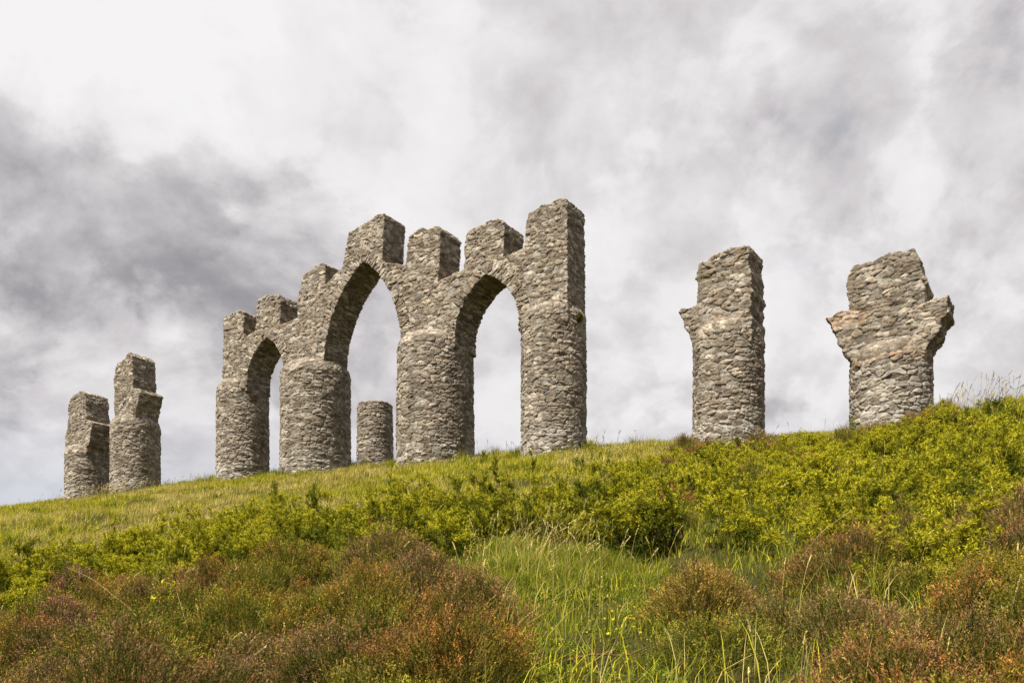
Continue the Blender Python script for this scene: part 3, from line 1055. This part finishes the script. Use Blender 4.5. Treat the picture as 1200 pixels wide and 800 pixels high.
def path_grass():
    r = np.random.default_rng(502)
    bag = Bag()
    x, y = scatter(-1.6, 1.6, 3.0, 9.5, 7500, r)
    wx, wy = wobble(x, y, 0.28, 5)
    k = (inside(LUSH, wx, wy) | inside(LUSH, x, y)) & (np.hypot((x - 0.52) / 1.5, (y - 4.92)) > 0.10 + 0.08 * (vnoise(x * 9, y * 9, 0.0, 4) - 0.5))
    x, y = x[k], y[k]
    n = len(x)
    path = np.exp(-((x - 0.56 - 0.06 * np.sin(y * 1.7)) / 0.46) ** 4) * np.clip((7.2 - y) / 0.7, 0, 1)
    tuft = np.clip(fbm(x * 2.3, y * 2.3, 3.0, 63, 3) * 1.5 - 0.2, 0.1, 1)
    ln = (0.06 + 0.33 * tuft * r.uniform(0.4, 1.0, n)) * (1 - 0.80 * path) * np.clip(0.34 + 0.55 * (y - 6.0) / 1.8, 0.34, 0.9)
    dry = r.uniform(0, 1, n) < 0.12
    c = np.where(dry[:, None], palette(n, [STRAW, OCHRE], [1, 1], r), palette(n, [GREEN, LIME, DEEP, (0.20, 0.27, 0.020)], [1.5, 0.3, 1.2, 1.6], r))
    pos = np.stack([x, y, ground(x, y) - 0.01], 1)
    w = (0.0038 + 0.0085 * path) * r.uniform(0.7, 1.4, n)
    add_blades(bag, pos, ln, w, r.normal(0.3, 1.7, n), r.uniform(0.15, 1.3, n), c * 0.9, c * 1.05, True)
    return tag(link('path_grass', bag.mesh('path_grass'), LEAF), 'lush green grass growing along the worn path between the two heather slopes', 'grass', kind='stuff')


path_grass()


def through_grass():
    """loose blades that come up through the heather and juniper"""
    r = np.random.default_rng(503)
    bag = Bag()
    x, y = scatter(-9, 9, 3.0, 14, 120, r)
    k = in_wedge(x, y) & (np.hypot(x, y) > 3.0) & (fbm(x * 0.8, y * 0.8, 4.0, 64, 3) > 0.42 + 0.12 * r.uniform(0, 1, len(x)))
    k &= ~((inside(JUNIPER_LOW, x, y) | inside(JUNIPER_HIGH, x, y)) & (r.uniform(0, 1, len(x)) < 0.72))
    x, y = x[k], y[k]
    n = len(x)
    ln = r.uniform(0.22, 0.50, n)
    c = palette(n, [GREEN, LIME, STRAW, OCHRE], [1.3, 1.0, 0.5, 0.5], r)
    add_blades(bag, np.stack([x, y, ground(x, y) - 0.01], 1), ln, r.uniform(0.003, 0.0055, n), r.normal(0.1, 1.6, n), r.uniform(0.1, 1.1, n), c * 0.92, c * 1.05, True)
    # short turf wherever the shrubs leave the ground open
    x, y = scatter(-9, 9, 3.0, 13.5, 620, r)
    k = in_wedge(x, y) & (np.hypot(x, y) > 2.8) & (np.hypot(x - 0.56, y - 4.98) > 0.2) & (fbm(x * 1.6, y * 1.6, 2.0, 68, 3) > 0.36)
    k |= (x > -0.5) & (x < 3.6) & (y > 3.2) & (y < 9.0) & (np.hypot((x - 0.52) / 1.5, y - 4.9) > 0.13)
    k &= ~((inside(HEATHER_A, x, y) | inside(HEATHER_B, x, y)) & (fbm(x * 1.1, y * 1.1, 5.0, 69, 2) < 0.47))
    x, y = x[k], y[k]
    n = len(x)
    c = palette(n, [GREEN, LIME, DEEP, OCHRE], [1.6, 0.5, 1.3, 0.2], r)
    add_blades(bag, np.stack([x, y, ground(x, y) - 0.01], 1), r.uniform(0.06, 0.26, n), r.uniform(0.004, 0.008, n), r.uniform(0, 6.283, n), r.uniform(0.1, 1.2, n), c * 0.95, c * 1.05, False)
    return tag(link('scattered_grass', bag.mesh('scattered_grass'), LEAF), 'loose grass blades coming up through the heather and juniper', 'grass', kind='stuff')


through_grass()


def seed_heads(bag, x, y, h, r, head=0.09, col=STRAW, thick=1.0, lean=(0.05, 0.6)):
    """culm and a soft spike of seeds"""
    n = len(x)
    az = r.normal(0.1, 1.4, n); ln_ = r.uniform(lean[0], lean[1], n)
    pos = np.stack([x, y, ground(x, y) - 0.01], 1)
    c = palette(n, [col, OCHRE, (0.30, 0.28, 0.09)], [1.2, 0.6, 0.6], r)
    sa_ = r.uniform(0, 6.283, n)
    for k in (0, 1):
        add_blades(bag, pos, h, np.full(n, 0.0034 * thick), az, ln_, c * 0.85, c, True, side_az=sa_ + k * math.pi / 2)
    d = np.stack([np.cos(az), np.sin(az), np.zeros(n)], 1)

    def at(t):
        return pos + d * (h * ln_ * t ** 1.9)[:, None] + np.array([0, 0, 1.0]) * (h * (t - 0.38 * np.minimum(ln_, 1.6) * t ** 2.4))[:, None]
    m = 14
    hl = head * r.uniform(0.6, 1.3, n)
    tris, cc = [], []
    for i in range(m):
        t = 1 - (hl / h) * (i + r.uniform(0, 1, n)) / m
        p = at(np.clip(t, 0, 1))
        up = at(np.clip(t + 0.02, 0, 1.02)) - p
        up /= np.linalg.norm(up, axis=1)[:, None] + 1e-9
        o = r.normal(0, 1, (n, 3))
        dd = up * 0.9 + o * 0.35
        dd /= np.linalg.norm(dd, axis=1)[:, None]
        s = np.cross(dd, r.normal(0, 1, (n, 3))); s /= np.linalg.norm(s, axis=1)[:, None] + 1e-9
        w = 0.0042 * thick
        tris.append(np.stack([p - s * w, p + s * w, p + dd * (0.016 * thick ** 0.5)], 1))
        cc.append(np.repeat((c * 1.12)[:, None, :], 3, 1))
    V = np.concatenate(tris).reshape(-1, 3)
    bag.add(V, np.arange(len(V)).reshape(-1, 3), np.concatenate(cc).reshape(-1, 3))


def seeding_grass():
    r = np.random.default_rng(504)
    bag = Bag()
    # among the heather and on the path side
    x, y = scatter(-7, 7, 3.4, 13, 6.0, r)
    k = in_wedge(x, y) & (np.hypot(x, y) > 3.2) & (fbm(x * 0.7, y * 0.7, 5.0, 65, 3) > 0.5)
    seed_heads(bag, x[k], y[k], r.uniform(0.30, 0.62, k.sum()), r)
    x = r.normal(0.25, 0.42, 190); y = r.normal(8.0, 0.7, 190)
    seed_heads(bag, x, y, r.uniform(0.35, 0.66, len(x)), r, 0.10)
    # along the skyline
    x, y = scatter(7.5, 14.5, 13.0, 20.0, 9, r)
    k = (x > 0.50 * y) & ~in_pier(x, y, 0.3)
    seed_heads(bag, x[k], y[k], r.uniform(0.45, 1.0, k.sum()), r, 0.14, (0.12, 0.085, 0.05), 1.8)
    x, y = scatter(-24, 9, 18, 40, 1.5, r)
    q = -((x - WALL_P[0]) * WALL_N[0] + (y - WALL_P[1]) * WALL_N[1])
    k = in_wedge(x, y) & (q > -2.5) & (q < 5) & ~in_pier(x, y) & (fbm(x * 0.6, y * 0.6, 8.0, 67, 2) > 0.5)
    seed_heads(bag, x[k], y[k], r.uniform(0.30, 0.60, k.sum()), r, 0.12, (0.20, 0.15, 0.08), 2.2)
    # pale bents in front of the two leftmost pillars
    x = r.normal(-16.6, 0.9, 110); y = r.normal(34.9, 0.5, 110)
    seed_heads(bag, x, y, r.uniform(0.40, 0.75, len(x)), r, 0.16, (0.52, 0.42, 0.22), 3.0)
    return tag(link('seeding_grass', bag.mesh('seeding_grass'), LEAF), 'tall straw-coloured grass stalks with seed heads scattered over the slope', 'grass', kind='stuff')


seeding_grass()


# ---- rank green tufts round the feet of the piers
def foot_tufts():
    r = np.random.default_rng(505)
    bag = Bag()
    for t, rad, n in ((0.0, 1.0, 1700), (4.5, 1.28, 1500), (10.05, 1.28, 1300), (14.05, 1.05, 400), (21.1, 1.1, 300), (24.9, 1.05, 300), (-5.39, 1.05, 500), (-9.37, 1.05, 400)):
        p = WALL_P + WALL_D * t
        a = r.uniform(0, 6.283, n)
        dd = rad + np.abs(r.normal(0, 0.16, n))
        x, y = p[0] + np.cos(a) * dd, p[1] + np.sin(a) * dd
        keep = vnoise(x * 2.0, y * 2.0, 1.0, 81) > 0.42
        x, y = x[keep], y[keep]
        n = len(x)
        c = palette(n, [GREEN, DEEP, LIME], [1.2, 1.0, 0.6], r)
        add_blades(bag, np.stack([x, y, ground(x, y) - 0.01], 1), r.uniform(0.14, 0.42, n), r.uniform(0.008, 0.016, n), r.uniform(0, 6.283, n), r.uniform(0.2, 1.0, n), c, c, False)
    # taller clumps standing against the sky along the crest
    for k in range(75):
        p = WALL_P + WALL_D * r.uniform(-7, 27) - WALL_N * r.uniform(-0.8, 3.2)
        n = int(r.uniform(40, 110))
        a = r.uniform(0, 6.283, n); dd = np.abs(r.normal(0, 0.16, n)) * r.uniform(0.6, 1.8)
        x, y = p[0] + np.cos(a) * dd, p[1] + np.sin(a) * dd
        keep = ~in_pier(x, y, 0.05)
        x, y, a = x[keep], y[keep], a[keep]
        n = len(x)
        c = palette(n, [GREEN, DEEP, LIME, OCHRE], [1.2, 1.0, 0.6, 0.5], r)
        add_blades(bag, np.stack([x, y, ground(x, y) - 0.01], 1), r.uniform(0.18, 0.46, n) * r.uniform(0.6, 1.2), np.full(n, 0.010), a, r.uniform(0.1, 0.9, n), c, c, False)
    return tag(link('rank_grass', bag.mesh('rank_grass'), LEAF), 'dark green tufts of rank grass round the feet of the stone piers and along the crest', 'grass', kind='stuff')


foot_tufts()


# ---- single shrubs and plants that stand out
def stems_mesh(bag, cx, cy, rad, hgt, n, r, col=(0.075, 0.05, 0.035)):
    """woody forked branches rising from one root"""
    for k in range(n):
        a = r.uniform(0, 6.283); rr = rad * r.uniform(0.3, 0.85)
        p0 = np.array([0, 0, -0.03]); p1 = np.array([math.cos(a) * rr, math.sin(a) * rr, hgt * r.uniform(0.3, 0.8)])
        mid = (p0 + p1) / 2 + r.normal(0, 0.05, 3)
        pts = [p0, mid, p1]
        w = [0.014, 0.009, 0.003]
        V, F = [], []
        for i, p in enumerate(pts):
            for j in range(4):
                b = j * math.pi / 2
                V.append(p + np.array([math.cos(b), math.sin(b), 0.25 * math.sin(b)]) * w[i])
        for i in range(2):
            for j in range(4):
                q = [i * 4 + j, i * 4 + (j + 1) % 4, i * 4 + 4 + (j + 1) % 4, i * 4 + 4 + j]
                F += [(q[0], q[1], q[2]), (q[0], q[2], q[3])]
        V = np.array(V)
        bag.add(V, np.array(F), np.tile(np.array(col) * r.uniform(0.8, 1.3), (len(V), 1)))


def empty_at(name, x, y, label, cat, group=None):
    o = bpy.data.objects.new(name, None)
    o.empty_display_size = 0.2
    COL.objects.link(o)
    o.location = (x, y, float(ground(x, y)))
    return tag(o, label, cat, group)


def juniper_bush(x, y, lobes, label, seed, warm=0.5, spiky=0.1):
    """lobes: list of (dx, dy, radius, height, lift)"""
    r = np.random.default_rng(seed)
    e = empty_at('juniper_bush', x, y, label, 'juniper bush', 'juniper bushes that stand out of the scrub')
    bag = Bag()
    for dx, dy, rad, h, lift in lobes:
        gz = float(ground(x + dx, y + dy)) - e.location.z
        n = int(760 * rad ** 1.5) + 60
        juniper_cushion(bag, dx, dy, rad, h * 1.3, n, r, warm + r.normal(0, 0.08), spiky, base=gz + lift)
        tmp = Bag()
        stems_mesh(tmp, 0, 0, rad, h + lift, int(18 * rad) + 3, r)
        link('stem', tmp.mesh('stem'), HEATH, e).location = (dx, dy, gz)
    link('foliage', bag.mesh('foliage'), NEEDLE, e)
    return e


juniper_bush(-0.46, 11.6, [(0.06, 0, 0.30, 0.50, 0.16), (-0.16, -0.1, 0.34, 0.42, 0.0), (0.26, 0.1, 0.19, 0.42, 0.40), (-0.42, -0.1, 0.28, 0.26, 0.0)], 'juniper bush with a leaning pointed top, rising above the middle of the scrub', 601, 0.32, 0.1)
juniper_bush(0.25, 9.4, [(0.0, 0, 0.45, 0.62, 0.0), (0.42, 0.1, 0.36, 0.5, 0.0), (-0.42, 0.0, 0.38, 0.48, 0.0)], 'broad rounded juniper bush directly behind the tall seeding grass', 602, 0.42)
juniper_bush(0.98, 9.75, [(0.0, 0, 0.34, 0.40, 0.02), (0.32, 0.1, 0.26, 0.38, 0.08)], 'small juniper bush with a flat spray pointing towards the end pillars', 603, 0.36)
juniper_bush(-1.55, 11.3, [(0.0, 0, 0.36, 0.40, 0.0), (0.12, 0, 0.2, 0.3, 0.22), (-0.45, 0.1, 0.36, 0.4, 0.0)], 'dark topped juniper bush in the scrub below the second arch pier', 604, 0.34)
juniper_bush(1.12, 8.05, [(0.0, 0.15, 0.40, 0.45, 0.05), (0.36, 0.1, 0.34, 0.5, 0.08), (-0.22, 0.3, 0.25, 0.35, 0.1)], 'overhanging juniper bush with dark bare underside at the upper end of the path', 605, 0.45)
juniper_bush(3.9, 15.6, [(0.0, 0, 0.42, 0.26, 0.0), (0.5, 0.1, 0.34, 0.22, 0.0), (-0.5, 0, 0.36, 0.2, 0.0)], 'dark green juniper bush on the skyline in front of the slender pillar', 606, 0.2, 0.2)
juniper_bush(-6.1, 10.7, [(0.0, 0, 0.55, 0.50, 0.0), (0.6, 0.1, 0.4, 0.4, 0.0)], 'spreading juniper bush with bare twisted stems at the left edge of the slope', 607, 0.4)
juniper_bush(-3.4, 12.6, [(0.0, 0, 0.45, 0.5, 0.0), (0.55, 0, 0.4, 0.42, 0.0), (1.05, 0.1, 0.3, 0.4, 0.0)], 'long low juniper bush along the edge of the straw grass, left of centre', 608, 0.45)
juniper_bush(7.3, 13.6, [(0.0, 0, 0.45, 0.40, 0.0), (0.5, 0.2, 0.4, 0.36, 0.0)], 'dark juniper bush high on the bank below the rightmost pillar', 609, 0.2)


def heather_clump(x, y, rad, hgt, n, label, seed, tipc, lowc, cat='heather', group='heather clumps that stand out', name='heather_clump', bells=None):
    r = np.random.default_rng(seed)
    e = empty_at(name, x, y, label, cat, group)
    bag = Bag()
    gz = e.location.z
    heather_mound(bag, 0.0, 0.0, rad, hgt, int(n * 1.9), r, np.array(tipc), np.array(lowc), base=lambda qx, qy: ground(x + qx, y + qy) - gz)
    link('shoots', bag.mesh('shoots'), HEATH, e)
    if bells:
        m = bells
        a = r.uniform(0, 6.283, m); rr = rad * 0.9 * np.sqrt(r.uniform(0, 1, m))
        qx, qy = np.cos(a) * rr, np.sin(a) * rr
        qz = ground(x + qx, y + qy) - e.location.z + hgt * (0.85 + 0.35 * r.uniform(0, 1, m)) * np.sqrt(1 - 0.7 * (rr / rad) ** 2)
        p = np.stack([qx, qy, qz], 1)
        t = r.normal(0, 0.008, (m, 3, 3))
        V = (p[:, None] + t).reshape(-1, 3)
        c = np.repeat(np.array([0.34, 0.085, 0.24]) * r.uniform(0.6, 1.3, (m, 1)), 3, 0)
        b2 = Bag(); b2.add(V, np.arange(m * 3).reshape(-1, 3), c)
        link('blossom', b2.mesh('blossom'), PETAL, e)
    return e


BROWN = (0.225, 0.135, 0.075); LOWG = (0.085, 0.088, 0.020)
heather_clump(-0.72, 6.75, 0.42, 0.46, 210, 'tall grey-brown heather clump left of the tall seeding grass', 701, BROWN, LOWG)
heather_clump(-0.30, 6.25, 0.33, 0.40, 140, 'grey-brown heather clump overhanging the left side of the path', 702, (0.22, 0.13, 0.065), LOWG)
heather_clump(-1.25, 7.2, 0.40, 0.38, 170, 'purplish brown heather clump beside the tallest grey-brown clump', 703, (0.27, 0.115, 0.06), LOWG)
heather_clump(2.45, 6.2, 0.46, 0.38, 230, 'dark russet heather clump on the edge of the bright juniper bank', 704, (0.25, 0.12, 0.05), LOWG)
heather_clump(3.75, 6.4, 0.55, 0.46, 260, 'large brown heather mound at the right edge of the slope', 705, (0.25, 0.14, 0.065), LOWG)
heather_clump(1.22, 5.6, 0.32, 0.32, 140, 'rounded rusty orange heather mound on the right side of the path', 706, (0.33, 0.21, 0.04), (0.14, 0.13, 0.02))
heather_clump(1.94, 10.6, 0.30, 0.34, 90, 'rust-brown dead spray lying in the bright juniper bank', 709, (0.32, 0.12, 0.045), (0.20, 0.09, 0.04), 'dead branch', None, 'dead_juniper_spray')
heather_clump(-3.88, 7.5, 0.26, 0.50, 120, 'heather clump with bright pink bells near the left edge, the upper of two', 707, (0.24, 0.13, 0.07), LOWG, 'bell heather', 'pink flowering heather', 'bell_heather', 170)
heather_clump(-3.32, 6.35, 0.25, 0.46, 110, 'heather clump with bright pink bells low on the left slope, the lower of two', 708, (0.24, 0.13, 0.07), LOWG, 'bell heather', 'pink flowering heather', 'bell_heather', 150)


def leafy_plant(x, y, h, label, seed, leaf_c, flower_c=None, name='leafy_plant', cat='wild plant'):
    r = np.random.default_rng(seed)
    e = empty_at(name, x, y, label, cat)
    bag = Bag(); fb = Bag()
    for k in range(9):
        a = r.uniform(0, 6.283); sp = r.uniform(0.0, 0.35)
        hh = h * r.uniform(0.7, 1.1)
        tipp = np.array([math.cos(a) * sp * hh, math.sin(a) * sp * hh, hh])
        st = np.array([[-0.002, 0, 0], [0.002, 0, 0], tipp])
        bag.add(st, [(0, 1, 2)], np.tile(np.array(leaf_c) * 0.8, (3, 1)))
        for i in range(16):
            p = tipp * r.uniform(0.3, 1.0)
            b = r.uniform(0, 6.283)
            d = np.array([math.cos(b), math.sin(b), r.uniform(0.1, 0.9)]); d /= np.linalg.norm(d)
            s = np.cross(d, [0, 0, 1.0]); s /= np.linalg.norm(s)
            L = r.uniform(0.03, 0.055); w = 0.011
            V = np.array([p, p + d * L * 0.5 - s * w, p + d * L * 0.5 + s * w, p + d * L])
            bag.add(V, [(0, 1, 2), (1, 3, 2)], np.tile(np.array(leaf_c) * r.uniform(0.7, 1.3), (4, 1)))
        if flower_c:
            for i in range(14):
                p = tipp + r.normal(0, 0.022, 3)
                V = p + r.normal(0, 0.009, (3, 3))
                fb.add(V, [(0, 1, 2)], np.tile(np.array(flower_c) * r.uniform(0.8, 1.2), (3, 1)))
    link('leaves', bag.mesh('leaves'), LEAF, e)
    if flower_c:
        link('blossom', fb.mesh('blossom'), PETAL, e)
    return e


leafy_plant(-3.05, 7.45, 0.48, 'yellow flowering plant standing up out of the heather on the left slope', 801, (0.16, 0.19, 0.03), (0.55, 0.50, 0.03), 'yellow_flowering_plant')
leafy_plant(-2.18, 5.70, 0.45, 'bright green leafy sprout in the heather near the bottom edge', 802, (0.15, 0.26, 0.03), None, 'leafy_sprout')


def flower_mesh():
    V = [(0, 0, 0)]; F = []; C_ = [(0.50, 0.36, 0.02)]
    for k in range(5):
        a = k * 2 * math.pi / 5
        for da, rr in ((-0.5, 0.010), (0, 0.014), (0.5, 0.010)):
            V.append((math.cos(a + da) * rr, math.sin(a + da) * rr, 0.004)); C_.append((0.62, 0.52, 0.02))
        b = 1 + 3 * k
        F += [(0, b, b + 1), (0, b + 1, b + 2)]
    b = len(V)
    V += [(-0.001, 0, 0), (0.001, 0, 0), (0, 0.003, -0.09)]; C_ += [(0.1, 0.15, 0.03)] * 3
    F.append((b, b + 1, b + 2))
    return mesh_np('yellow_flower', np.array(V, float), np.array(F), None, False, None, {'Col': np.array(C_)})


fm = flower_mesh()
rf = random.Random(9)
for k in range(22):
    o = link('yellow_flower', fm, PETAL)
    x = 0.72 + rf.gauss(0, 0.20); y = 5.75 + rf.gauss(0, 0.38)
    o.location = (x, y, float(ground(x, y)) + 0.06)
    o.rotation_euler = (rf.uniform(0.2, 0.9), rf.uniform(-0.4, 0.4), rf.uniform(-0.6, 0.6))
    o.scale = [rf.uniform(0.6, 1.05)] * 3
    tag(o, 'tiny yellow flower open in the short green grass of the worn path', 'flower', 'yellow flowers along the path')


def stalk(pts, w, label, col, seed, name='dry_grass_stalk', head=0.0):
    r = np.random.default_rng(seed)
    P_ = np.array(pts, float)
    o0 = P_[0].copy(); o0[2] = float(ground(P_[0, 0], P_[0, 1]))
    P_[:, 2] = P_[:, 2] + ground(P_[:, 0], P_[:, 1])
    P_ -= o0
    t = np.linspace(0, len(P_) - 1, 22)
    Q = np.stack([np.interp(t, np.arange(len(P_)), P_[:, i]) for i in range(3)], 1)
    for _ in range(3):
        Q[1:-1] = 0.25 * Q[:-2] + 0.5 * Q[1:-1] + 0.25 * Q[2:]
    V, F, n = [], [], len(Q)
    for i in range(n):
        ww = w * (1 - 0.6 * i / n)
        if head and i > n * 0.78: ww = w * head * (1.02 - i / (n - 1)) * 3
        for j in range(4):
            b = j * math.pi / 2
            V.append(Q[i] + np.array([math.cos(b), 0.3 * math.cos(b), math.sin(b)]) * ww)
    for i in range(n - 1):
        for j in range(4):
            q = [i * 4 + j, i * 4 + (j + 1) % 4, i * 4 + 4 + (j + 1) % 4, i * 4 + 4 + j]
            F += [(q[0], q[1], q[2]), (q[0], q[2], q[3])]
    c = np.tile(np.array(col), (len(V), 1)) * r.uniform(0.85, 1.1, (len(V), 1))
    o = link(name, mesh_np(name, np.array(V), np.array(F), None, True, None, {'Col': c}), LEAF)
    o.location = o0
    return tag(o, label, 'grass stalk', 'single dry grass stalks that stand out')


stalk([(-2.35, 5.9, 0.15), (-2.75, 6.2, 0.50), (-3.25, 6.6, 0.66), (-3.6, 6.9, 0.70)], 0.0028, 'long bleached grass stalk leaning across the heather below the pink bells', (0.36, 0.28, 0.13), 1)
stalk([(-2.1, 5.9, 0.05), (-2.35, 6.2, 0.35), (-2.55, 6.5, 0.62)], 0.0035, 'thin upright bleached stalk beside the bright green sprout', (0.34, 0.27, 0.11), 2)
stalk([(2.05, 6.1, 0.25), (2.25, 6.2, 0.42), (2.55, 6.3, 0.58)], 0.004, 'bent grass stalk with a plump pale seed head over the right heather slope', (0.38, 0.30, 0.12), 3, head=1.5)
stalk([(0.28, 4.72, 0.05), (0.45, 4.78, 0.10), (0.65, 4.84, 0.13), (0.80, 4.98, 0.12)], 0.008, 'brown dead twig lying beside the dark peat hollow in the path', (0.20, 0.11, 0.055), 4, name='dead_twig')
